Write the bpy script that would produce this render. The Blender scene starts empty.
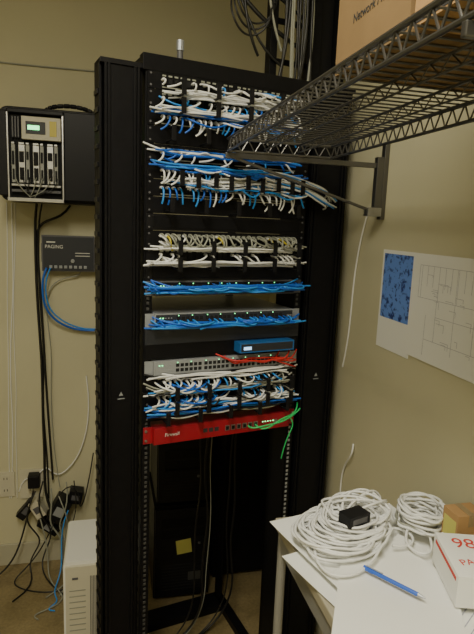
import bpy, math, random
from mathutils import Matrix, Vector
random.seed(7)
S=bpy.context.scene
COL=S.collection
# ---------------------------------------------------------------- materials
def mat(name,col,rough=.5,metal=0.0,noise=0.0,nscale=20,bump=0.0,emit=None,estr=0,spec=.5):
    m=bpy.data.materials.new(name);m.use_nodes=True
    nt=m.node_tree;b=nt.nodes["Principled BSDF"]
    b.inputs["Base Color"].default_value=(*col,1);b.inputs["Roughness"].default_value=rough
    b.inputs["Metallic"].default_value=metal
    b.inputs["Specular IOR Level"].default_value=spec
    if noise>0 or bump>0:
        tc=nt.nodes.new("ShaderNodeTexCoord");n=nt.nodes.new("ShaderNodeTexNoise")
        n.inputs["Scale"].default_value=nscale;n.inputs["Detail"].default_value=5
        nt.links.new(tc.outputs["Object"],n.inputs["Vector"])
        if noise>0:
            r=nt.nodes.new("ShaderNodeValToRGB")
            r.color_ramp.elements[0].position=.3;r.color_ramp.elements[1].position=.7
            r.color_ramp.elements[0].color=(*[c*(1-noise) for c in col],1)
            r.color_ramp.elements[1].color=(*[min(1,c*(1+noise)) for c in col],1)
            nt.links.new(n.outputs["Fac"],r.inputs["Fac"]);nt.links.new(r.outputs["Color"],b.inputs["Base Color"])
        if bump>0:
            bp=nt.nodes.new("ShaderNodeBump");bp.inputs["Strength"].default_value=bump;bp.inputs["Distance"].default_value=.002
            nt.links.new(n.outputs["Fac"],bp.inputs["Height"]);nt.links.new(bp.outputs["Normal"],b.inputs["Normal"])
    if emit:
        b.inputs["Emission Color"].default_value=(*emit,1);b.inputs["Emission Strength"].default_value=estr
    return m
M={}
M['wall']=mat("wall_paint",(.56,.53,.365),.8,noise=.03,nscale=3,bump=.12)
M['ceil']=mat("ceiling_tile",(.6,.58,.5),.9,noise=.05,nscale=60)
M['base']=mat("baseboard_vinyl",(.44,.42,.32),.5)
M['black']=mat("black_powdercoat",(.006,.006,.0075),.45,noise=.2,nscale=80,spec=.18)
M['black2']=mat("black_plastic",(.009,.009,.011),.4,spec=.22)
M['dark']=mat("dark_interior",(.006,.006,.007),.8)
M['grey']=mat("grey_plastic",(.10,.10,.11),.5)
M['hole']=mat("rail_hole_grey",(.05,.05,.05),.6)
M['lgrey']=mat("light_grey_metal",(.34,.36,.39),.35,metal=.3)
M['silver']=mat("brushed_steel",(.45,.45,.45),.3,metal=.9,noise=.08,nscale=60)
M['chrome']=mat("chrome_wire",(.15,.147,.14),.34,metal=.85)
M['white']=mat("white_plastic",(.75,.75,.7),.4)
M['cardmod']=mat("card_module_grey",(.34,.35,.32),.45)
M['leg']=mat("grey_steel_leg",(.33,.33,.31),.4,metal=.3)
M['ivory']=mat("ivory_plastic",(.58,.55,.43),.45,noise=.03,nscale=8)
M['cblue']=mat("blue_cable",(.012,.12,.58),.4)
M['clblue']=mat("light_blue_cable",(.04,.28,.78),.4)
M['cwhite']=mat("white_cable",(.80,.81,.80),.4)
M['cgrey']=mat("grey_cable",(.30,.31,.26),.45)
M['cblack']=mat("black_cable",(.012,.012,.012),.4)
M['cred']=mat("red_cable",(.6,.03,.03),.4)
M['cgreen']=mat("green_cable",(.03,.55,.15),.4)
M['cyellow']=mat("yellow_cable",(.6,.5,.05),.4)
M['red']=mat("red_enamel",(.33,.009,.024),.35)
M['modem']=mat("modem_slate_blue",(.02,.12,.36),.4)
M['ledg']=mat("green_led",(.1,.8,.2),.4,emit=(.2,1,.35),estr=3)
M['ledb']=mat("blue_led",(.2,.4,.9),.4,emit=(.4,.7,1),estr=2)
M['paper']=mat("white_paper",(.82,.83,.80),.8,noise=.02,nscale=5)
M['ink']=mat("grey_ink",(.38,.39,.46),.8)
M['inkblk']=mat("black_ink",(.03,.03,.03),.8)
M['inkred']=mat("red_ink",(.6,.05,.04),.7)
M['card']=mat("cardboard",(.24,.16,.08),.9,noise=.08,nscale=12,bump=.1,spec=.1)
M['card2']=mat("cardboard_light",(.42,.26,.12),.9,noise=.06,nscale=10,bump=.1,spec=.1)
M['tape']=mat("packing_tape",(.3,.22,.12),.3)
M['note']=mat("yellow_sticky_note",(.55,.52,.13),.8)
M['bench']=mat("laminate_top",(.40,.37,.28),.5,noise=.03,nscale=6)
M['pen']=mat("blue_pen",(.03,.12,.6),.3)
M['dkpanel']=mat("dark_slate_panel",(.022,.025,.033),.5)
def floor_mat():
    m=bpy.data.materials.new("floor_vinyl");m.use_nodes=True;nt=m.node_tree;b=nt.nodes["Principled BSDF"]
    tc=nt.nodes.new("ShaderNodeTexCoord");n=nt.nodes.new("ShaderNodeTexNoise");n2=nt.nodes.new("ShaderNodeTexNoise")
    n.inputs["Scale"].default_value=5;n.inputs["Detail"].default_value=10;n.inputs["Roughness"].default_value=.7
    n2.inputs["Scale"].default_value=90
    r=nt.nodes.new("ShaderNodeValToRGB");r.color_ramp.elements[0].position=.35;r.color_ramp.elements[1].position=.68
    r.color_ramp.elements[0].color=(.17,.13,.06,1);r.color_ramp.elements[1].color=(.30,.235,.12,1)
    mx=nt.nodes.new("ShaderNodeMixRGB");mx.blend_type='OVERLAY';mx.inputs[0].default_value=.35
    nt.links.new(tc.outputs["Object"],n.inputs["Vector"]);nt.links.new(tc.outputs["Object"],n2.inputs["Vector"])
    nt.links.new(n.outputs["Fac"],r.inputs["Fac"]);nt.links.new(r.outputs["Color"],mx.inputs[1]);nt.links.new(n2.outputs["Fac"],mx.inputs[2])
    nt.links.new(mx.outputs[0],b.inputs["Base Color"]);b.inputs["Roughness"].default_value=.35
    return m
M['floor']=floor_mat()
def map_mat():
    m=bpy.data.materials.new("blue_map_print");m.use_nodes=True;nt=m.node_tree;b=nt.nodes["Principled BSDF"]
    tc=nt.nodes.new("ShaderNodeTexCoord");n=nt.nodes.new("ShaderNodeTexNoise");n.inputs["Scale"].default_value=75;n.inputs["Detail"].default_value=6
    r=nt.nodes.new("ShaderNodeValToRGB");r.color_ramp.elements[0].position=.36;r.color_ramp.elements[1].position=.47
    r.color_ramp.elements[0].color=(.02,.04,.20,1);r.color_ramp.elements[1].color=(.14,.28,.76,1)
    nt.links.new(tc.outputs["Object"],n.inputs["Vector"]);nt.links.new(n.outputs["Fac"],r.inputs["Fac"])
    nt.links.new(r.outputs["Color"],b.inputs["Base Color"]);b.inputs["Roughness"].default_value=.7
    return m
M['map']=map_mat()
# ---------------------------------------------------------------- mesh builder
def setparent(o,parent,mx):
    if parent:
        o.parent=parent
        if mx is None: o.matrix_parent_inverse=parent.matrix_world.inverted()
    if mx is not None: o.matrix_world=mx
class MB:
    def __init__(s): s.v=[];s.f=[];s.m=[];s.mats=[]
    def mi(s,k):
        if k not in s.mats: s.mats.append(k)
        return s.mats.index(k)
    def quad(s,pts,k):
        b=len(s.v);s.v+=[tuple(p) for p in pts];s.f.append(tuple(range(b,b+len(pts))));s.m.append(s.mi(k))
    def box(s,x0,x1,y0,y1,z0,z1,k,T=None):
        b=len(s.v)
        P=[Vector((x,y,z)) for z in(z0,z1) for y in(y0,y1) for x in(x0,x1)]
        if T: P=[T@p for p in P]
        s.v+=[tuple(p) for p in P]
        for f in((0,2,3,1),(4,5,7,6),(0,1,5,4),(2,6,7,3),(0,4,6,2),(1,3,7,5)):
            s.f.append(tuple(b+i for i in f));s.m.append(s.mi(k))
    def cyl(s,p0,p1,r,k,seg=8,r1=None):
        p0=Vector(p0);p1=Vector(p1);r1=r if r1 is None else r1
        d=(p1-p0).normalized();a=d.orthogonal().normalized();c=d.cross(a);b=len(s.v)
        for i in range(seg):
            t=2*math.pi*i/seg;o=a*math.cos(t)+c*math.sin(t)
            s.v.append(tuple(p0+o*r));s.v.append(tuple(p1+o*r1))
        for i in range(seg):
            j=(i+1)%seg;s.f.append((b+2*i,b+2*j,b+2*j+1,b+2*i+1));s.m.append(s.mi(k))
        s.f.append(tuple(b+2*i for i in range(seg))[::-1]);s.m.append(s.mi(k))
        s.f.append(tuple(b+2*i+1 for i in range(seg)));s.m.append(s.mi(k))
    def prism(s,poly,y0,y1,k):
        b=len(s.v);n=len(poly)
        s.v+=[(x,y0,z) for x,z in poly]+[(x,y1,z) for x,z in poly]
        s.f.append(tuple(range(b,b+n)));s.m.append(s.mi(k))
        s.f.append(tuple(range(b+n,b+2*n))[::-1]);s.m.append(s.mi(k))
        for i in range(n):
            j=(i+1)%n;s.f.append((b+i,b+n+i,b+n+j,b+j));s.m.append(s.mi(k))
    def obj(s,name,parent=None,mx=None,bevel=0,smooth=False):
        me=bpy.data.meshes.new(name);me.from_pydata(s.v,[],s.f);
        for k in s.mats: me.materials.append(M[k])
        me.polygons.foreach_set("material_index",s.m)
        if smooth: me.polygons.foreach_set("use_smooth",[True]*len(s.f))
        me.update()
        o=bpy.data.objects.new(name,me);COL.objects.link(o)
        setparent(o,parent,mx)
        if bevel:
            bv=o.modifiers.new("bevel",'BEVEL');bv.width=bevel;bv.segments=2;bv.limit_method='ANGLE'
        return o
def empty(name,mx=None):
    o=bpy.data.objects.new(name,None);COL.objects.link(o);o.empty_display_size=.1
    if mx is not None:o.matrix_world=mx
    return o
def cables(name,items,mx=None,parent=None,res=4):
    cu=bpy.data.curves.new(name,'CURVE');cu.dimensions='3D';cu.bevel_depth=1.0;cu.bevel_resolution=1;cu.resolution_u=res;cu.use_fill_caps=True
    ks=[]
    for pts,r,k in items:
        if k not in ks: ks.append(k);cu.materials.append(M[k])
        sp=cu.splines.new('NURBS');sp.points.add(len(pts)-1)
        for i,p in enumerate(pts): sp.points[i].co=(p[0],p[1],p[2],1);sp.points[i].radius=r
        sp.use_endpoint_u=True;sp.order_u=min(4,len(pts));sp.material_index=ks.index(k)
    o=bpy.data.objects.new(name,cu);COL.objects.link(o)
    dg=bpy.context.evaluated_depsgraph_get();me=bpy.data.meshes.new_from_object(o.evaluated_get(dg))
    bpy.data.objects.remove(o);bpy.data.curves.remove(cu)
    me.name=name
    o=bpy.data.objects.new(name,me);COL.objects.link(o)
    me.polygons.foreach_set("use_smooth",[True]*len(me.polygons))
    setparent(o,parent,mx)
    return o
def text(name,body,size,k,mx,parent):
    cu=bpy.data.curves.new(name,'FONT');cu.body=body;cu.size=size;cu.extrude=.0002;cu.align_x='CENTER';cu.align_y='CENTER'
    cu.materials.append(M[k])
    o=bpy.data.objects.new(name,cu);COL.objects.link(o)
    if parent:o.parent=parent
    o.matrix_world=mx
    return o
R=random.uniform
# ---------------------------------------------------------------- room
XL,XR,YB,YF,H=-1.9,.77,2.46,-1.6,2.75
def slab(name,a,k):
    b=MB();b.box(*a,k);return b.obj(name)
slab("floor",(XL-.1,XR+.1,YF-.1,YB+.1,-.1,0),'floor')
slab("ceiling",(XL-.1,XR+.1,YF-.1,YB+.1,H,H+.1),'ceil')
slab("wall_back",(XL-.1,XR+.1,YB,YB+.1,0,H),'wall')
slab("wall_right",(XR,XR+.1,YF,YB,0,H),'wall')
slab("wall_left",(XL-.1,XL,YF,YB,0,H),'wall')
slab("wall_front",(XL-.1,XR+.1,YF-.1,YF,0,H),'wall')
def basebd(name,x0,x1,y0,y1):
    b=MB();b.box(x0,x1,y0,y1,0,.105,'base')
    return b.obj(name,bevel=.003)
basebd("baseboard_back",XL,XR,YB-.012,YB)
basebd("baseboard_right",XR-.012,XR,YF,YB-.012)
# ---------------------------------------------------------------- rack frame (local: x=width, y=depth, z=up)
ang=math.atan2(.208,.978)
RM=Matrix.Translation((.114,1.463,0))@Matrix.Rotation(ang,4,'Z')
rack=empty("network_rack",RM)
ZT=2.00
b=MB()
for x0,x1 in((-.012,.012),(.462,.486)):
    b.box(x0,x1,0,.004,0.02,ZT,'black')
    xx=x0+.008 if x0<.2 else x0
    b.box(xx,xx+.004,.0,.08,.02,ZT,'black')
    b.box(x0,x1,.50,.504,0.02,ZT,'black');b.box(x0,x0+.004,.44,.504,.02,ZT,'black')
    z=.06
    while z<1.96:
        xm=(x0+x1)/2
        for dz in(0,.0159,.0318):
            b.box(xm-.004,xm+.004,-.0012,.001,z+dz-.004,z+dz+.004,'lgrey' if (z<.95 and x0>.2) else 'hole')
        z+=.04445
b.box(-.02,.49,-.005,.03,ZT-.025,ZT+.015,'black')
b.box(-.02,.49,.47,.505,ZT-.025,ZT+.015,'black')
b.box(-.02,.02,.0,.505,ZT-.015,ZT+.01,'black');b.box(.455,.49,0,.505,ZT-.015,ZT+.01,'black')
b.box(-.02,.49,-.005,.09,0,.03,'black');b.box(-.02,.49,.42,.505,0,.03,'black')
b.box(-.02,.02,0,.505,0,.03,'black');b.box(.455,.49,0,.505,0,.03,'black')
b.obj("frame",rack,RM,bevel=.0008)
b=MB();b.cyl((.085,.02,2.015),(.085,.02,2.04),.008,'grey',10);b.cyl((.085,.02,2.04),(.085,.02,2.065),.010,'lgrey',10);b.obj("top_eye_bolt",rack,RM)
def duct(name,x0,x1,z1,D):
    b=MB();o=.036
    b.box(x0,x1,.0+o,.012+o,0.0,z1,'black')
    w=x1-x0
    b.box(x0+.012,x1-.012,-.03+o,o,.03,z1-.012,'black')
    for t in(.12,.2,.8,.88):
        xx=x0+w*t;b.box(xx-.003,xx+.003,-.036+o,-.03+o,.03,z1-.012,'black')
    b.box(x0,x0+.006,-.02+o,D,0,z1,'black');b.box(x1-.006,x1,-.02+o,D,0,z1,'black')
    b.box(x0,x1,D-.01,D,0,z1,'black')
    z=.06
    while z<z1-.05:
        for xs in(x0-.004,x1):
            b.box(xs,xs+.004,-.012+o,.03+o,z,z+.012,'black2')
        z+=.044
    b.box(x0,x1,-.034+o,D,z1-.012,z1,'black2')
    xm=(x0+x1)/2
    b.prism([(xm-.006,1.125),(xm+.006,1.125),(xm,1.137)],-.0315+o,-.030+o,'lgrey')
    b.box(xm-.010,xm+.010,-.0315+o,-.030+o,1.115,1.118,'lgrey')
    b.obj(name,rack,RM,bevel=.001)
duct("vertical_manager_left",-.125,-.016,ZT-.01,.075)
duct("vertical_manager_right",.492,.642,2.02,.16)
# ---------------------------------------------------------------- rack gear
def zc(i): return 1.955-.0445*i
def panel_base(b,z,k='black',h=.043,dep=.02):
    b.box(-.008,.482,-.004,-.0015,z-h/2,z+h/2,k)
    b.box(.02,.455,-.0015,dep,z-h/2+.002,z+h/2-.002,'dark')
    for x in(.0,.474):
        for dz in(-.014,.014): b.cyl((x,-.006,z+dz),(x,-.004,z+dz),.003,'grey',8)
def rings(b,z,xs):
    for x in xs:
        b.box(x-.003,x+.003,-.058,-.004,z+.014,z+.018,'black2')
        b.box(x-.003,x+.003,-.058,-.004,z-.018,z-.014,'black2')
        b.box(x-.006,x+.006,-.062,-.058,z-.019,z+.019,'black2')
def patch(i,name="patch_panel"):
    z=zc(i);b=MB();panel_base(b,z)
    for g in range(4):
        for c in range(6):
            x=.035+g*.106+c*.0163
            b.box(x-.0068,x+.0068,-.007,-.004,z-.010,z+.006,'black2')
            b.box(x-.0048,x+.0048,-.0074,-.007,z-.008,z+.004,'dark')
            b.box(x-.005,x+.005,-.0052,-.004,z+.0095,z+.0135,'cgrey')
        b.box(.03+g*.106,.03+g*.106+.09,-.0046,-.004,z-.0175,z-.0145,'cgrey')
    if i in(0,1,5,9,10,18,19): rings(b,z-.02,(.07,.165,.26,.355,.435))
    if i in(6,): rings(b,z+.02,(.115,.21,.305,.40))
    b.obj(name,rack,RM)
def manager(i,name="horizontal_cable_manager",n=5):
    z=zc(i);b=MB();panel_base(b,z,'black');rings(b,z,[.045+j*.095 for j in range(n)])
    b.obj(name,rack,RM,bevel=.0008)
def blank(i,name="blank_panel"):
    z=zc(i);b=MB();panel_base(b,z,'black2')
    b.box(.01,.464,-.006,-.004,z-.016,z+.016,'black');b.obj(name,rack,RM,bevel=.001)
def switch(i,k='grey',name="network_switch",dep=.30,led=True,k2='black2'):
    z=zc(i);b=MB()
    b.box(.016,.457,-.012,dep,z-.0205,z+.0205,k)
    b.box(-.008,.482,-.004,-.0015,z-.02,z+.02,k)
    b.box(.02,.453,-.0128,-.012,z-.017,z+.017,k2)
    for g in range(4):
        for c in range(6):
            for rr in range(2):
                x=.085+g*.086+c*.0135;zz=z-.008+rr*.014
                b.box(x-.005,x+.005,-.0136,-.0128,zz-.005,zz+.0045,'dark')
            if led and (g*6+c)%3==0: b.box(x-.0013,x+.0013,-.014,-.0128,z+.0125,z+.015,'ledg')
    for c in range(5): b.box(.03+c*.008,.034+c*.008,-.0138,-.0128,z+.006,z+.009,'ledg' if led and c<2 else 'lgrey')
    b.box(.03,.07,-.0138,-.0128,z-.012,z-.004,'lgrey')
    for c in range(2): b.box(.432+c*.010,.439+c*.010,-.015,-.0128,z-.007,z+.005,'silver')
    b.obj(name,None,RM,bevel=.001)
for i in(0,1,2,4,5,6,9,10,18,19): patch(i)
for i in(3,7,20): manager(i)
for i in(8,11): blank(i)
switch(12,'grey');switch(14,'lgrey',k2='dkpanel');switch(17,'lgrey',k2='lgrey')
z=zc(16)
b=MB();b.box(-.008,.482,-.004,-.0015,z-.02,z+.022,'black');b.box(.016,.457,-.0015,.30,z-.02,z-.017,'black')
b.box(-.008,.482,-.004,-.0015,zc(15)-.022,zc(15)+.022,'dkpanel');b.obj("equipment_tray",rack,RM)
b=MB();b.box(.262,.445,-.045,-.006,z-.010,z+.020,'modem');b.box(.267,.440,-.0456,-.045,z-.006,z+.016,'dkpanel')
b.box(.275,.30,-.0462,-.0456,z-.001,z+.008,'ledb');b.obj("broadband_modem",None,RM,bevel=.003)
z=1.003;b=MB()
b.box(.016,.457,-.022,.30,z-.024,z+.024,'red');b.box(-.010,.484,-.006,-.0015,z-.024,z+.024,'red')
for x in(-.003,.477):
    for dz in(-.014,.014): b.cyl((x,-.009,z+dz),(x,-.006,z+dz),.004,'silver',8)
b.box(.02,.453,-.0225,-.022,z-.018,z+.018,'red')
for c in range(3): b.box(.165+c*.018,.178+c*.018,-.0235,-.0225,z-.006,z+.006,'inkblk')
for c in range(6): b.box(.235+c*.019,.249+c*.019,-.0245,-.0225,z-.009,z+.007,'silver');b.box(.237+c*.019,.247+c*.019,-.025,-.0245,z-.007,z+.004,'dark')
for c in range(5): b.box(.36+c*.009,.364+c*.009,-.0235,-.0225,z+.001,z+.004,'ledg')
b.box(.40,.412,-.026,-.0225,z-.006,z+.006,'silver')
fw=b.obj("rack_firewall_appliance",None,RM,bevel=.0015)
text("front_lettering","Firewall",.014,'white',RM@Matrix.Translation((.07,-.0228,z+.002))@Matrix.Rotation(math.pi/2,4,'X'),fw)
# ---------------------------------------------------------------- patch cables
def bundle(z,n,cols,out,s0=-.01,s1=.475,d=-.028,spread=.009,sag=.004,r=.0026,jit=.006):
    for _ in range(n):
        k=random.choice(cols);a=s0+R(-.01,.05);e=s1+R(-.05,.01)
        if random.random()<.35: a=R(s0,s1*.5)
        if random.random()<.35: e=R(a+.1,s1)
        zo=R(-spread,spread);do=R(-.014,.010);pts=[]
        m=9;sg=sag*R(.2,2.4);ph=R(0,1)
        for j in range(m+1):
            t=j/m;x=a+(e-a)*t
            pts.append((x,d+do+R(-.006,.004),z+zo-sg*abs(math.sin((t*4+ph)*math.pi))+R(-jit,jit)))
        if random.random()<.5: pts[0]=(a,-.006,z+zo+R(-.01,.02));
        if random.random()<.5: pts[-1]=(e,-.006,z+zo+R(-.01,.02))
        out.append((pts,r,k))
def drops(z,cols,out,s0=.03,s1=.45,dz=-.02,prob=.8,lean=.02,r=.0026,plug=True):
    x=s0
    while x<s1:
        if random.random()<prob:
            k=random.choice(cols);l=R(-lean,lean)+ (lean*.4 if x>.24 else -lean*.4)
            q=R(.7,1.35)
            out.append(([(x,-.007,z),(x,-.028,z-.001),(x+l*.4,-.040+R(-.006,.004),z+dz*.35),(x+l,-.036,z+dz*q),(x+l*2.2,-.030,z+dz*1.25*q)],r,k))
            if plug: out.append(([(x,-.006,z),(x,-.012,z),(x,-.018,z)],.0042,'cwhite' if k!='cgrey' else 'cgrey'))
        x+=.0163
def loops(z,n,cols,out,s0=.02,s1=.45,dep=.022):
    for _ in range(n):
        a=R(s0,s1-.06);w=R(.05,.14);e=min(a+w,s1+.02);d=R(.3,1)*dep;k=random.choice(cols)
        out.append(([(a,-.008,z+R(-.004,.004)),(a+.004,-.036,z),(a+w*.25,-.050,z-d*.8),(a+w*.5,-.052,z-d*1.2),(a+w*.75,-.050,z-d*.8),(e,-.036,z),(e,-.008,z+R(-.01,.01))],.0026,k))
top=[];
W=['cwhite']*6+['clblue'];B=['cblue']*3+['clblue']*3;WB=['cwhite']*2+['clblue','cblue'];G=['cgrey']*4+['cwhite','cyellow']
bundle(zc(0)-.026,11,W,top,s0=.03,s1=.45);drops(zc(0),W,top,prob=.45,dz=-.018)
bundle(zc(1)-.02,12,W+['clblue','cblue','cgrey'],top,s0=.02,s1=.45);drops(zc(1),WB,top,prob=.5,dz=-.02)
drops(zc(2),WB,top,prob=.9,dz=-.026,lean=.01);bundle(zc(2)+.018,6,WB,top);loops(zc(2),8,WB,top)
bundle(zc(4)+.004,9,B+['cwhite']*3,top,s1=.46);drops(zc(4),WB,top,prob=.6,dz=-.02)
bundle(zc(5)+.014,9,B+['cwhite']*3,top,s1=.46);drops(zc(5),WB,top,prob=.9,dz=-.028,lean=.012);loops(zc(5)+.01,8,WB,top)
bundle(zc(5)-.018,7,['cwhite','cwhite','cgrey','clblue'],top,s0=.10,s1=.46)
drops(zc(6),['clblue','cblue','cblue','cwhite'],top,s1=.22,prob=.95,dz=-.03,lean=.006);drops(zc(6),['cwhite','cwhite','clblue'],top,s0=.23,prob=.9,dz=-.03,lean=.012)
bundle(zc(6)+.016,7,W,top,s0=.05,s1=.46);loops(zc(0),6,W,top);loops(zc(6)+.01,5,['cwhite','clblue'],top,s0=.22)
for _ in range(12):
    zz=R(-.016,.016)
    top.append(([(.26+R(-.06,.06),-.01,zc(5)+.006+zz),(.34,-.045+R(-.01,.01),zc(5)+.002+zz),(.40,-.05+R(-.012,.01),zc(5)-.010+zz+R(-.008,.008)),(.455,-.05,zc(6)+.026+zz),(.50,-.045,zc(6)+.010+zz*1.5),(.55,-.03,zc(6)-.004+zz*1.5),(.585+R(-.04,.01),-.004,zc(6)-.016+zz)],.0026,random.choice(W+['clblue','cgrey','cblue'])))
cables("upper_patch_cables",top,RM)
mid=[]
drops(zc(9)+.008,G,mid,prob=.95,dz=-.022,lean=.022)
for x in [.03+.0163*i for i in range(26)]:
    if random.random()<.8: mid.append(([(x,-.006,zc(9)+.012),(x,-.03,zc(9)+.018),(x+R(-.012,.012),-.045,zc(9)+.004),(x+R(-.02,.02),-.04,zc(9)-.016)],.0025,'cgrey'))
bundle(zc(9)-.021,14,['cwhite']*6+['cgrey'],mid,s0=-.01,spread=.006,jit=.003,sag=.002)
drops(zc(10)+.004,['cwhite'],mid,prob=.6,dz=-.02,lean=.02)
bundle(zc(10)-.019,14,['cwhite']*6+['cgrey'],mid,s0=-.01,spread=.006,jit=.003,sag=.002)
bundle(zc(12)+.002,26,B,mid,s0=-.015,s1=.485,spread=.009,sag=.003,jit=.004)
loops(zc(12)+.006,8,B,mid,dep=.012)
drops(zc(14),B,mid,prob=.7,dz=-.012,lean=.02,plug=False)
bundle(zc(14)-.010,18,B,mid,s0=-.015,s1=.485,spread=.007,sag=.003,jit=.004);loops(zc(14)-.002,8,B,mid,dep=.012)
bundle(zc(17)+.012,3,['cred'],mid,s0=.2,s1=.46,spread=.004)
for _ in range(4): mid.append(([(.38+R(-.02,.02),-.013,zc(17)),(.40,-.04,zc(17)+R(-.01,.02)),(.44,-.045,zc(17)+R(-.02,.02)),(.47,-.02,zc(17)+R(-.03,.03))],.0022,'cred'))
drops(zc(18)+.004,['cwhite','cgrey','clblue'],mid,prob=.75,dz=-.022,lean=.02)
bundle(zc(18)+.020,12,['cwhite']*4+['cblack'],mid,s0=.0,spread=.005)
bundle(zc(18)-.020,14,['cwhite','cwhite','cblack','cgrey','clblue'],mid,s0=-.01,spread=.007);loops(zc(18),8,['cwhite','cblack','cblue'],mid)
drops(zc(19)+.004,['cwhite','clblue'],mid,prob=.7,dz=-.02,lean=.02)
bundle(zc(19)-.014,12,B+['cwhite'],mid,s0=-.01,s1=.25);bundle(zc(19)-.014,16,W+['cblack','clblue'],mid,s0=.15,s1=.48)
loops(zc(19),9,['cblue','cwhite','cblack','clblue'],mid)
bundle(zc(20)+.004,9,['cblack','cblue','clblue','cwhite'],mid,spread=.01)
cables("lower_patch_cables",mid,RM)
z=1.003
cables("green_ethernet_cable",[([(.335,-.027,z-.002),(.335,-.05,z-.006),(.36,-.058,z-.012),(.40,-.055,z+.016),(.44,-.05,z+.020),(.475,-.04,z+.03),(.485,-.02,z+.05)],.0027,'cgreen'),
  ([(.31,-.027,z-.002),(.31,-.045,z-.008),(.35,-.055,z+.004),(.41,-.06,z+.006),(.46,-.05,z+.024),(.49,-.03,z+.032)],.0027,'cgreen'),
  ([(.44,-.05,z+.018),(.455,-.055,z+.0),(.45,-.055,z-.02),(.43,-.05,z-.06),(.425,-.04,z-.12)],.002,'cgreen')],RM)
hang=[]
for x,k,r in((.335,'cblack',.004),(.35,'cgrey',.002),(.43,'cblack',.003),(.445,'cblack',.004),(.30,'cblack',.003)):
    pts=[(x+R(-.01,.01),.32,.98)]
    for j in range(1,8): pts.append((x+R(-.012,.012),.33+R(-.01,.01),.98-.122*j))
    pts.append((x-.06,.34,.012));pts.append((x-.16,.30,.012))
    hang.append((pts,r,k))
cables("hanging_power_cords",hang,RM)
# ---------------------------------------------------------------- cable ladder / riser above the rack
riser=empty("vertical_cable_ladder",RM)
b=MB()
b.box(.372,.395,.06,.09,2.02,H-.002,'black')
for x0,x1 in((.50,.545),(.60,.635)): b.box(x0,x1,.06,.09,2.022,H-.002,'black')
b.box(.548,.598,.08,.09,2.022,H-.002,'black2')
z=2.07
while z<H: b.box(.395,.50,.07,.08,z,z+.015,'black');z+=.11
b.obj("rails",riser,RM,bevel=.001)
rc=[]
for j in range(14):
    x=.403+j*.007;k=random.choice(['cblack','cblack','cblack','cblack','cgrey'])
    rc.append(([(x,.05,H-.01),(x+R(-.01,.01),.045,2.5),(x+R(-.015,.015),.042,2.3),(x+R(-.01,.01),.04,2.15),(x+R(-.02,.02),.05,2.03)],R(.003,.005),k))
cables("riser_cables",rc,RM,riser)
oh=[]
oh.append(([(.30,1.7,H-.01),(.28,1.66,2.5),(.31,1.62,2.33),(.38,1.60,2.22),(.48,1.60,2.15),(.56,1.62,2.12)],.006,'cblack'))
oh.append(([(.36,1.7,H-.01),(.35,1.66,2.5),(.38,1.62,2.35),(.44,1.60,2.27),(.52,1.60,2.22),(.58,1.63,2.20)],.005,'cblack'))
oh.append(([(.40,1.7,H-.01),(.37,1.6,2.4),(.375,1.58,2.2),(.40,1.58,2.12),(.43,1.60,2.08)],.004,'cblack'))
oh.append(([(.44,1.7,H-.01),(.45,1.6,2.4),(.44,1.58,2.25),(.47,1.58,2.15),(.50,1.60,2.10)],.004,'cgrey'))
oh.append(([(.31,1.7,H-.01),(.31,1.66,2.5),(.35,1.60,2.25),(.43,1.58,2.09),(.50,1.60,2.06)],.004,'cblack'))
for j in range(3):
    c=Vector((.40+.01*j,1.58,2.20+.02*j));pts=[]
    for a in range(0,400,25):
        t=math.radians(a);pts.append((c.x+.06*math.cos(t),c.y+.008*math.sin(t*3)+.01*j,c.z+.075*math.sin(t)))
    oh.append((pts,.003,'cblack'))
cables("overhead_cables",oh,None,riser)
# ---------------------------------------------------------------- wall phone-system cabinet (left)
pb=empty("phone_system_cabinet",Matrix.Translation((-.20,2.35,1.82)))
b=MB()
Y0,Y1=2.24,2.459
def rr(x0,x1,z0,z1,r,n=5):
    P=[]
    for cx,cz,a0 in((x1-r,z1-r,0),(x0+r,z1-r,90),(x0+r,z0+r,180),(x1-r,z0+r,270)):
        for i in range(n+1):
            t=math.radians(a0+90*i/n);P.append((cx+r*math.cos(t),cz+r*math.sin(t)))
    return P[::-1]
b.prism(rr(-.385,-.005,1.655,2.005,.035),Y0+.03,Y1,'black2')
b.box(-.150,-.015,Y0+.005,Y0+.03,1.665,1.995,'black2')
b.box(-.385,-.352,Y0+.005,Y0+.03,1.675,1.985,'black2')
b.box(-.352,-.150,Y0+.005,Y0+.03,1.978,1.995,'black2')
n=12
for i in range(n):
    t0=math.pi*i/n;t1=math.pi*(i+1)/n;cx=-.13
    b.cyl((cx-.095*math.cos(t0),Y0+.09,2.0+.032*math.sin(t0)),(cx-.095*math.cos(t1),Y0+.09,2.0+.032*math.sin(t1)),.009,'black2',8)
b.obj("housing",pb,bevel=.004)
b=MB()
b.box(-.352,-.346,Y0-.005,Y0+.03,1.66,1.978,'silver');b.box(-.156,-.150,Y0-.005,Y0+.03,1.66,1.978,'silver')
b.box(-.352,-.150,Y0-.02,Y0+.03,1.655,1.668,'silver');b.box(-.346,-.156,Y0+.027,Y0+.0295,1.668,1.978,'dark')
b.box(-.300,-.160,Y0+.0,Y0+.027,1.885,1.968,'ivory');b.box(-.285,-.215,Y0-.002,Y0+.0,1.905,1.950,'dkpanel')
b.box(-.278,-.236,Y0-.004,Y0-.002,1.920,1.936,'ledg')
b.box(-.2,-.175,Y0-.002,Y0,1.90,1.955,'cyellow')
for i in range(3): b.box(-.335+i*.01,-.329+i*.01,Y0+.005,Y0+.027,1.89,1.965,'grey')
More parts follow.
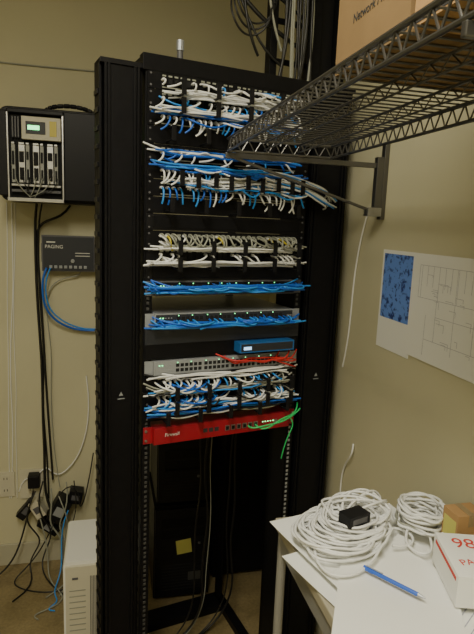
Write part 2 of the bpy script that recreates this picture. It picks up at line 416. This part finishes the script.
for i,w in enumerate((.013,.022,.013,.022,.013,.022,.013)):
    x=-.338+i*.0255
    b.box(x,x+w,Y0+.002,Y0+.027,1.725,1.865,'cardmod' if i%2==0 else 'silver')
    b.box(x+.002,x+w-.003,Y0-.001,Y0+.002,1.79+.01*(i%3),1.84,'dark');b.box(x+.003,x+w-.003,Y0-.001,Y0+.002,1.735,1.775+.006*(i%2),'dark')
    b.box(x+.001,x+w-.001,Y0-.003,Y0+.01,1.865,1.872,'silver')
b.box(-.340,-.162,Y0-.002,Y0+.027,1.712,1.720,'silver');b.box(-.340,-.162,Y0-.002,Y0+.027,1.690,1.700,'grey')
b.obj("card_bay",pb,bevel=.0008)
bc=[]
for i in range(7):
    x=-.325+i*.025
    bc.append(([(x,Y0-.001,1.745),(x+R(-.01,.01),Y0-.02,1.735),(x+R(-.02,.02),Y0-.02,1.70),(-.27+R(-.02,.02),Y0-.01,1.672)],.002,random.choice(['cgrey','cblack','cblack'])))
cables("card_leads",bc,None,pb)
# ---------------------------------------------------------------- wall paging amplifier
b=MB()
b.box(-.255,-.04,2.405,2.4595,1.375,1.525,'grey');b.box(-.250,-.045,2.400,2.405,1.38,1.52,'dkpanel')
for i in range(8): b.box(-.225+i*.02,-.213+i*.02,2.396,2.40,1.388,1.400,'lgrey')
b.box(-.235,-.20,2.3985,2.40,1.495,1.500,'white');b.cyl((-.13,2.40,1.42),(-.13,2.39,1.42),.008,'lgrey',12)
b.box(-.12,-.06,2.3985,2.40,1.44,1.443,'white');b.box(-.12,-.06,2.3985,2.40,1.452,1.455,'white')
for x in(-.262,-.046):b.box(x,x+.012,2.455,2.4598,1.41,1.49,'grey')
pa=b.obj("paging_amplifier",bevel=.003)
text("amp_lettering","PAGING",.020,'white',Matrix.Translation((-.205,2.3992,1.478))@Matrix.Rotation(math.pi/2,4,'X'),pa)
# ---------------------------------------------------------------- wall cables on the left
wc=[]
wc.append(([(-.27,2.40,1.652),(-.28,2.42,1.60),(-.285,2.44,1.45),(-.28,2.44,1.2),(-.265,2.44,.95),(-.27,2.44,.7),(-.262,2.44,.5),(-.27,2.43,.35),(-.24,2.42,.28)],.006,'cblack'))
wc.append(([(-.25,2.40,1.652),(-.265,2.42,1.59),(-.275,2.44,1.50),(-.27,2.445,1.2),(-.255,2.445,1.0),(-.275,2.445,.75),(-.25,2.445,.5),(-.25,2.43,.33)],.004,'cblack'))
wc.append(([(-.14,2.44,1.652),(-.17,2.42,1.60),(-.25,2.43,1.59),(-.285,2.44,1.53),(-.272,2.44,1.4),(-.26,2.44,1.1),(-.25,2.44,.8),(-.24,2.44,.6),(-.23,2.43,.42)],.005,'cblack'))
wc.append(([(-.10,2.44,1.373),(-.10,2.43,1.355),(-.15,2.44,1.35),(-.23,2.44,1.32),(-.25,2.44,1.2),(-.22,2.44,1.0),(-.24,2.44,.8),(-.22,2.44,.5),(-.20,2.43,.38)],.0025,'cgrey'))
cables("wall_power_cords",wc)
cables("blue_ethernet_cable",[([(-.235,2.390,1.39),(-.25,2.385,1.36),(-.258,2.39,1.28),(-.24,2.40,1.20),(-.19,2.42,1.145),(-.12,2.43,1.115),(-.04,2.43,1.11),(.05,2.43,1.12),(.14,2.44,1.15)],.005,'cblue'),
 ([(-.22,2.390,1.39),(-.24,2.39,1.35),(-.245,2.40,1.27),(-.225,2.41,1.20),(-.17,2.42,1.15),(-.10,2.43,1.12),(-.03,2.435,1.115),(.06,2.435,1.125),(.14,2.44,1.155)],.0035,'clblue')])
ww=[]
for x,r in((-.375,.0022),(-.395,.0018),(-.362,.0015)):
    pts=[(x,2.455,1.652)]
    for j in range(1,9): pts.append((x-.004*j+R(-.008,.008),2.455,1.65-.165*j))
    ww.append((pts,r,'cwhite'))
ww.append(([(-1.2,2.455,2.205),(-.6,2.455,2.20),(-.3,2.455,2.198),(0,2.455,2.203),(.4,2.455,2.21)],.0035,'cgrey'))
ww.append(([(-.38,2.455,.36),(-.36,2.44,.44),(-.30,2.44,.42),(-.26,2.44,.50),(-.22,2.44,.42),(-.16,2.44,.46),(-.09,2.44,.56),(-.06,2.445,.75),(-.08,2.45,.9)],.003,'cwhite'))
cables("wall_data_wires",ww)
def outlet(x,z,w=.075,h=.118):
    b=MB();b.box(x-w/2,x+w/2,2.452,2.4598,z-h/2,z+h/2,'ivory')
    for dz in(-.028,.028):
        b.box(x-.017,x+.017,2.450,2.452,z+dz-.014,z+dz+.014,'ivory')
        b.box(x-.008,x-.005,2.4492,2.450,z+dz-.005,z+dz+.006,'inkblk');b.box(x+.005,x+.008,2.4492,2.450,z+dz-.005,z+dz+.006,'inkblk')
    b.obj("wall_outlet",bevel=.002)
outlet(-.435,.40);outlet(-.325,.395,.10,.14)
b=MB();
b.box(-.335,-.285,2.40,2.449,.395,.455,'black2');b.obj("power_adapter",bevel=.004)
def adapter(x,y,z,a,w,d,h,k,k2):
    T=Matrix.Translation((x,y,z))@Matrix.Rotation(a,4,'Y')
    b=MB();b.box(-w,w,-d,d,-h,h,k,T);b.box(-w*.6,w*.6,-d-.0015,-d,-h*.4,h*.4,k2,T);b.obj("power_adapter",bevel=.004)
adapter(-.20,2.405,.29,.5,.035,.04,.055,'black2','lgrey')
adapter(-.295,2.41,.30,-.5,.022,.03,.04,'ivory','grey')
adapter(-.13,2.42,.34,.2,.03,.03,.03,'black2','grey')
adapter(-.345,2.42,.29,.7,.02,.02,.045,'black2','grey')
adapter(-.25,2.42,.20,-.9,.02,.025,.05,'black2','lgrey')
fc=[]
fc.append(([(-.31,2.39,.39),(-.33,2.38,.30),(-.36,2.38,.18),(-.40,2.36,.06),(-.48,2.33,.008),(-.55,2.30,.006)],.004,'cblack'))
fc.append(([(-.22,2.36,.25),(-.26,2.36,.15),(-.33,2.34,.05),(-.42,2.30,.007),(-.30,2.22,.007),(-.20,2.2,.007),(-.12,2.24,.007)],.003,'cblack'))
fc.append(([(-.28,2.36,.27),(-.24,2.34,.12),(-.26,2.32,.02),(-.20,2.22,.007),(-.16,2.16,.007),(-.22,2.10,.007),(-.30,2.08,.007),(-.26,2.05,.007)],.003,'cgrey'))
fc.append(([(-.16,2.36,.30),(-.20,2.34,.22),(-.17,2.30,.05),(-.23,2.2,.007),(-.17,2.14,.007),(-.25,2.10,.007),(-.20,2.09,.007)],.003,'clblue'))
fc.append(([(-.20,2.38,.36),(-.16,2.36,.44),(-.10,2.36,.38),(-.12,2.36,.28),(-.08,2.36,.35),(-.05,2.40,.55)],.003,'cblack'))
for j in range(6):
    x=-.30+j*.033
    fc.append(([(x,2.38,.40+R(-.05,.05)),(x+R(-.05,.05),2.34,.33),(x+R(-.06,.06),2.36,.24),(x+R(-.06,.06),2.37,.16),(x+R(-.08,.08),2.36,.05),(x+R(-.08,.1),2.28,.006),(x+R(-.1,.1),2.18,.006)],R(.0025,.004),random.choice(['cblack','cblack','cgrey'])))
cables("floor_power_cords",fc)
# ---------------------------------------------------------------- white ups tower
b=MB();x0,x1,y0,y1,zt=-.14,.005,1.77,2.04,.43
b.prism([(x,z) for x,z in rr(x0,x1,.006,zt,.014,4)],y0,y1,'white')
b.box(x0+.008,x1-.008,y0-.012,y0,.02,zt-.012,'ivory')
for i in range(9): b.box(x1-.055+i*.005,x1-.0525+i*.005,y0-.0135,y0-.012,.05,zt-.05,'grey')
for i in range(14): b.box(x0+.02,x1-.07,y0-.0135,y0-.012,.04+i*.022,.044+i*.022,'cgrey')
b.box(x0+.03,x0+.05,y0-.014,y0-.012,zt-.06,zt-.052,'grey')
for i in range(12): b.box(x0-.0012,x0,y0+.05,y1-.05,.06+i*.025,.068+i*.025,'grey')
for xx in(x0+.02,x1-.04):
    for yy in(y0+.02,y1-.04): b.box(xx,xx+.02,yy,yy+.02,0,.006,'black2')
b.obj("ups_tower",bevel=.003)
# ---------------------------------------------------------------- black towers behind the rack
def tower(x0,x1,y0,y1,z0,z1):
    b=MB();b.box(x0,x1,y0,y1,z0+.008,z1,'black2');b.box(x0+.004,x1-.004,y0-.018,y0,z0+.02,z1-.008,'black2')
    b.box(x0+.03,x1-.03,y0-.0195,y0-.018,z1-.09,z1-.05,'black');b.box(x0+.03,x1-.03,y0-.0195,y0-.018,z1-.14,z1-.10,'black')
    for i in range(9): b.box(x0+.03,x1-.03,y0-.0195,y0-.018,z0+.05+i*.014,z0+.056+i*.014,'dark')
    b.cyl((x1-.05,y0-.018,z1-.17),(x1-.05,y0-.022,z1-.17),.006,'grey',12)
    for xx in(x0+.01,x1-.03):
        for yy in(y0+.02,y1-.04): b.box(xx,xx+.02,yy,yy+.02,z0,z0+.008,'dark')
    return b
b=tower(.20,.44,2.09,2.42,0,.43)
T=Matrix.Translation((.325,0,.25))@Matrix.Rotation(-.12,4,'Y')
b.box(-.032,.032,2.0695,2.071,-.032,.032,'note',T);b.box(.345,.40,2.0695,2.071,.09,.13,'hole')
b.obj("server_tower",bevel=.004)
b=tower(.21,.43,2.10,2.42,.43,.73);b.obj("desktop_computer",bevel=.004)
b=MB();b.box(.47,.755,2.18,2.44,.02,1.02,'black2');b.box(.475,.750,2.165,2.18,.04,1.01,'black')  # added black cabinet shape, keeps the right of the lower rack bay dark
b.box(.49,.498,2.155,2.165,.50,.60,'grey')
for xx in(.48,.72):
    for yy in(2.19,2.41): b.box(xx,xx+.025,yy,yy+.02,0,.02,'dark')
for i in range(10): b.box(.53,.70,2.164,2.165,.85+i*.012,.855+i*.012,'dark')
b.obj("bay_darkening_cabinet",bevel=.004)
# ---------------------------------------------------------------- wire shelf
sh=empty("wire_wall_shelf",Matrix.Translation((.45,.8,1.80)))
ZB=1.788;ZS=1.818;XF,XK=.312,.60;YE,YN=1.42,.05
b=MB()
def edge(p,q):
    b.cyl((p[0],p[1],ZS),(q[0],q[1],ZS),.0040,'chrome',8);b.cyl((p[0],p[1],ZB),(q[0],q[1],ZB),.0034,'chrome',8)
    L=(Vector(q)-Vector(p)).length;n=max(1,int(L/.034));d=(Vector(q)-Vector(p))/n
    for i in range(n):
        a=Vector(p)+d*i;m=a+d*.5;c=a+d
        b.cyl((a.x,a.y,ZB),(m.x,m.y,ZS),.0017,'chrome',6);b.cyl((m.x,m.y,ZS),(c.x,c.y,ZB),.0017,'chrome',6)
edge((XF,YE),(XF,YN));edge((XK,YE),(XK,YN));edge((XF,YE),(XK,YE));edge((XF,YN),(XK,YN))
y=YN+.02
while y<YE:
    b.cyl((XF,y,ZS+.003),(XK,y,ZS+.003),.0015,'chrome',6);y+=.025
for x in(.41,.505):
    b.cyl((x,YN,ZS-.003),(x,YE,ZS-.003),.0024,'chrome',6)
    n=30
    for i in range(n):
        ya=YN+(YE-YN)*i/n;yb=YN+(YE-YN)*(i+.5)/n;yc=YN+(YE-YN)*(i+1)/n
        b.cyl((x,ya,ZB+.008),(x,yb,ZS-.003),.0012,'chrome',5);b.cyl((x,yb,ZS-.003),(x,yc,ZB+.008),.0012,'chrome',5)
    b.cyl((x,YN,ZB+.008),(x,YE,ZB+.008),.0018,'chrome',6)
b.obj("deck",sh)
b=MB()
for y in(1.42,.45):
    b.box(XF-.006,.765,y-.004,y+.004,ZB-.018,ZB-.004,'chrome')
    b.cyl((XF+.01,y,ZB-.014),(.735,y,1.652),.0045,'chrome',8)
    b.box(.735,.755,y-.010,y+.010,1.64,1.80,'chrome')
    b.box(.755,.7695,y-.010,y+.010,1.63,1.84,'chrome')
    b.box(.715,.756,y-.014,y+.014,1.638,1.662,'silver')
b.obj("brackets",sh,bevel=.0015)
# ---------------------------------------------------------------- boxes on shelf
ZD=ZS+.0052
def carton(name,x0,x1,y0,y1,h,k):
    b=MB();b.box(x0,x1,y0,y1,ZD,ZD+h,k)
    ym=(y0+y1)/2
    b.box(x0-.0006,x1+.0006,ym-.02,ym+.02,ZD+h-.05,ZD+h+.0006,'tape')
    b.box(x0-.0004,x0,y0+.003,y1-.003,ZD+.003,ZD+.006,'inkblk')
    return b.obj(name,bevel=.002)
c1=carton("cardboard_box",.335,.585,.595,.80,.27,'card')
c2=carton("cardboard_box",.335,.57,.46,.585,.24,'card2')
c3=MB();c3.box(.34,.56,.26,.452,ZD,ZD+.18,'lgrey');c3.box(.3395,.34,.28,.44,ZD+.03,ZD+.12,'white');c3.obj("white_storage_box",bevel=.003)
LM=Matrix.Translation((.3346,.692,ZD+.062))@Matrix.Rotation(-math.pi/2,4,'Z')@Matrix.Rotation(math.pi/2,4,'X')
text("handwriting","Network Media",.017,'inkblk',LM,c1)
# ---------------------------------------------------------------- papers on right wall
b=MB()
b.box(.7675,.7695,1.225,1.395,1.272,1.548,'paper')
b.box(.7670,.7675,1.225,1.385,1.36,1.538,'map')
b.obj("site_map_poster")
b=MB()
b.box(.7655,.7665,.86,1.235,1.285,1.548,'paper')
X0=.7652
def hl(y0,y1,z,w=.0009): b.box(X0,.7655,min(y0,y1),max(y0,y1),z-w/2,z+w/2,'ink')
def vl(y,z0,z1,w=.0009): b.box(X0,.7655,y-w/2,y+w/2,z0,z1,'ink')
hl(.90,1.20,1.52);hl(.90,1.20,1.44);hl(.92,1.12,1.40);hl(.90,1.16,1.34);vl(1.20,1.44,1.52);vl(1.12,1.34,1.44);vl(1.16,1.30,1.40);vl(1.05,1.32,1.52);vl(.98,1.34,1.50);vl(.93,1.32,1.53)
for i in range(12):
    y=1.19-.024*i;vl(y,1.47 if i%3 else 1.44,1.52);
for i in range(26):
    y=R(.9,1.15);z=R(1.32,1.5);hl(y,y+R(.01,.04),z);vl(y,z-R(.005,.02),z)
b.obj("floor_plan_poster")
cables("wall_coax_cable",[([(.765,1.50,1.66),(.765,1.53,1.60),(.766,1.56,1.5),(.766,1.57,1.37),(.766,1.57,1.25),(.766,1.60,1.15)],.003,'cwhite'),
 ([(.765,1.48,.93),(.75,1.45,.90),(.765,1.53,.86),(.765,1.56,.75),(.766,1.52,.60)],.003,'cwhite')])
# ---------------------------------------------------------------- workbench
wb=empty("work_bench",Matrix.Translation((.57,.7,0)))
BZ=.92
b=MB();b.box(.392,.765,.10,1.12,BZ-.025,BZ,'bench');b.obj("bench_top",wb,bevel=.003)
b=MB()
for x in(.405,.735):
    for y in(.14,1.095):
        b.cyl((x,y,.0),(x,y,BZ-.025),.011,'leg',14);b.cyl((x,y,0),(x,y,.02),.018,'grey',14)
b.box(.40,.74,1.09,1.105,.85,.895,'leg');b.box(.40,.74,.13,.15,.85,.895,'leg');b.box(.398,.412,.15,1.09,.85,.895,'leg')
b.obj("bench_legs",wb)
pile=empty("paper_pile",Matrix.Translation((.55,.8,BZ)))
def sheet(name,cx,cy,w,h,a,z,k='paper',lines=True,curl=.0):
    b=MB();n=8;T=Matrix.Translation((cx,cy,z))@Matrix.Rotation(a,4,'Z')
    for i in range(n):
        for j in range(n):
            P=[]
            for u,v in((i,j),(i+1,j),(i+1,j+1),(i,j+1)):
                x=(u/n-.5)*w;y=(v/n-.5)*h
                zz=curl*((u/n-.5)**2*3+max(0,v/n-.6)**2*4)
                P.append(T@Vector((x,y,zz)))
            b.quad(P,k)
    if lines:
        for i in range(16):
            y=h*.40-i*h*.05
            b.box(-w*.4,w*R(.0,.4),y,y+.0012,.0006+curl*.3,.0008+curl*.3,'ink',T)
    o=b.obj(name,pile)
    s=o.modifiers.new("solid",'SOLIDIFY');s.thickness=.0005;s.offset=1
    return o
stack=[(.50,.86,.216,.279,.3),(.58,.72,.216,.279,-.2),(.60,.96,.216,.279,.15),(.52,.60,.279,.216,.1),(.62,.80,.216,.279,.6),(.50,.96,.216,.279,.25),(.505,.76,.216,.279,-.5)]
for i,(x,y,w,h,a) in enumerate(stack):
    sheet("sheet_%d"%(i+1),x,y,w,h,a,BZ+.002+i*.003,lines=i==4,curl=.004)
ZP=BZ+.026
DY=-.045;DX=-.018
def coil(cx,cy,z0,r0,r1,loops,hgt,k,tr=.0029,tilt=.15):
    pts=[];tot=loops*10
    for i in range(tot):
        t=2*math.pi*i/10;f=i/tot
        rr_=R(r0,r1);ph=math.sin(i*.07)*tilt
        x=rr_*1.12*math.cos(t);y=rr_*math.sin(t)
        z=z0+tr+hgt*(.5+.5*math.sin(f*14+1))*R(.6,1)+R(0,.006)+max(0,ph*x*.4)
        pts.append((cx+DX+x+R(-.004,.004)+.012*math.sin(f*9),cy+y+.012*math.cos(f*7),z))
    return (pts,tr,k)
cw=[coil(.525,1.035+DY,ZP,.045,.085,14,.032,'cwhite'),coil(.505,1.02+DY,ZP,.06,.095,13,.022,'cwhite'),coil(.55,1.05+DY,ZP+.01,.04,.08,10,.032,'cwhite')]
for j in range(7):
    c=Vector((.575+DX+R(-.02,.02),1.07+DY+R(-.02,.01),ZP+.040));pts=[]
    for a in range(0,380,30):
        t=math.radians(a);pts.append((c.x+.055*math.cos(t),c.y+.035*math.cos(t+j),c.z+.028*math.sin(t)))
    cw.append((pts,.0029,'cwhite'))
cw.append(([(.44,1.02+DY,ZP+.02),(.41,.98+DY,ZP+.01),(.40,.92+DY,ZP+.004),(.43,.88+DY,ZP+.006),(.50,.90+DY,ZP+.006),(.55,.95+DY,ZP+.02)],.003,'cwhite'))
cw.append(([(.44,1.05+DY,ZP+.02),(.40,1.0+DY,ZP+.012),(.39,.95+DY,ZP+.01),(.45,.92+DY,ZP+.01),(.55,.94+DY,ZP+.006),(.60,1.0+DY,ZP+.02)],.003,'cwhite'))
cw.append(([(.60,1.02+DY,ZP+.01),(.64,1.03+DY,ZP+.005),(.66,.99+DY,ZP+.005),(.62,.95+DY,ZP+.005),(.58,.96+DY,ZP+.01)],.003,'cwhite'))
cables("network_cable_coil",cw,res=3)
cc=[]
for j in range(16):
    pts=[];c=(.69+R(-.015,.01),.985+R(-.02,.015));
    for a in range(0,380,30):
        t=math.radians(a);pts.append((c[0]+.05*math.cos(t)*R(.7,1.15),c[1]+.055*math.sin(t)*R(.7,1.15),ZP+.006+.003*j+R(0,.012)))
    cc.append((pts,.003,random.choice(['cwhite','cwhite','cgrey'])))
cc.append(([(.66,.98,ZP+.02),(.62,.94,ZP+.008),(.61,.90,ZP+.006),(.64,.87,ZP+.006),(.67,.90,ZP+.008),(.68,.95,ZP+.02)],.003,'cwhite'))
cables("spare_patch_cord_coil",cc)
T=Matrix.Translation((.515,.965,ZP+.052))@Matrix.Rotation(.3,4,'Z')
b=MB();b.box(-.028,.028,-.018,.018,-.012,.012,'black2',T);b.box(-.02,.02,-.0185,-.018,-.006,.006,'grey',T);b.obj("power_brick",bevel=.004)
T=Matrix.Translation((.675,.785,ZP+.002))@Matrix.Rotation(-.3,4,'Z')
b=MB();b.box(-.055,.055,-.07,.07,0,.06,'paper',T);b.box(-.0552,-.0550,-.06,.06,.044,.052,'inkred',T)
o=b.obj("product_carton",bevel=.002)
text("carton_number","98",.045,'inkred',T@Matrix.Translation((-.01,.035,.0604)),o)
text("carton_lettering","PAGING",.024,'inkred',T@Matrix.Translation((.005,-.02,.0604))@Matrix.Rotation(.2,4,'Z'),o)
b=MB();b.box(.70,.765,.875,.925,ZP,ZP+.085,'card2');b.box(.6996,.70,.88,.92,ZP+.02,ZP+.07,'note');b.box(.725,.74,.8745,.9255,ZP+.06,ZP+.0855,'tape');b.obj("small_parts_box",bevel=.002)
b=MB();P0=Vector((.50,.845,ZP+.008));P1=Vector((.55,.77,ZP+.008));d=(P1-P0).normalized()
b.cyl(P0,P1,.004,'pen',10);b.cyl(P1,P1+d*.014,.004,'lgrey',10,.001);b.cyl(P0-d*.02,P0,.0047,'pen',10)
b.cyl(P0-d*.015+Vector((0,0,.006)),P0+d*.02+Vector((0,0,.006)),.0012,'lgrey',6);b.cyl(P0-d*.015,P0-d*.015+Vector((0,0,.006)),.0012,'lgrey',6)
b.obj("ballpoint_pen")
# ---------------------------------------------------------------- ceiling lights
M['diff']=mat("light_diffuser",(.9,.9,.85),.5,emit=(1,.94,.76),estr=3)
def fixture(x,y,w,h,p):
    b=MB();b.box(x-w/2,x+w/2,y-h/2,y+h/2,H-.05,H-.001,'white');b.box(x-w/2+.02,x+w/2-.02,y-h/2+.02,y+h/2-.02,H-.056,H-.05,'diff')
    b.obj("ceiling_light_fixture")
    L=bpy.data.lights.new("ceiling_tube_light",'AREA');L.shape='RECTANGLE';L.size=w;L.size_y=h;L.energy=p;L.color=(1,.93,.74)
    o=bpy.data.objects.new("ceiling_tube_light",L);COL.objects.link(o);o.location=(x,y,H-.07)
fixture(-.20,.05,.3,1.2,42)
fixture(-1.2,-.8,.3,1.2,10)
w=bpy.data.worlds.new("room_ambient");S.world=w;w.use_nodes=True
w.node_tree.nodes["Background"].inputs[0].default_value=(.9,.88,.75,1);w.node_tree.nodes["Background"].inputs[1].default_value=.1
# ---------------------------------------------------------------- camera
psi=math.radians(14);th=math.radians(9.7);r=math.radians(2.3)
f=Vector((math.sin(psi)*math.cos(th),math.cos(psi)*math.cos(th),-math.sin(th)));r0=Vector((math.cos(psi),-math.sin(psi),0));u0=r0.cross(f)
rt=r0*math.cos(r)+u0*math.sin(r);up=-r0*math.sin(r)+u0*math.cos(r)
cam=bpy.data.cameras.new("camera");co=bpy.data.objects.new("camera",cam);COL.objects.link(co)
m=Matrix((rt,up,-f)).transposed().to_4x4();m.translation=(0,0,1.6);co.matrix_world=m
cam.sensor_width=36;cam.lens=540*36/634;cam.clip_start=.02
S.camera=co
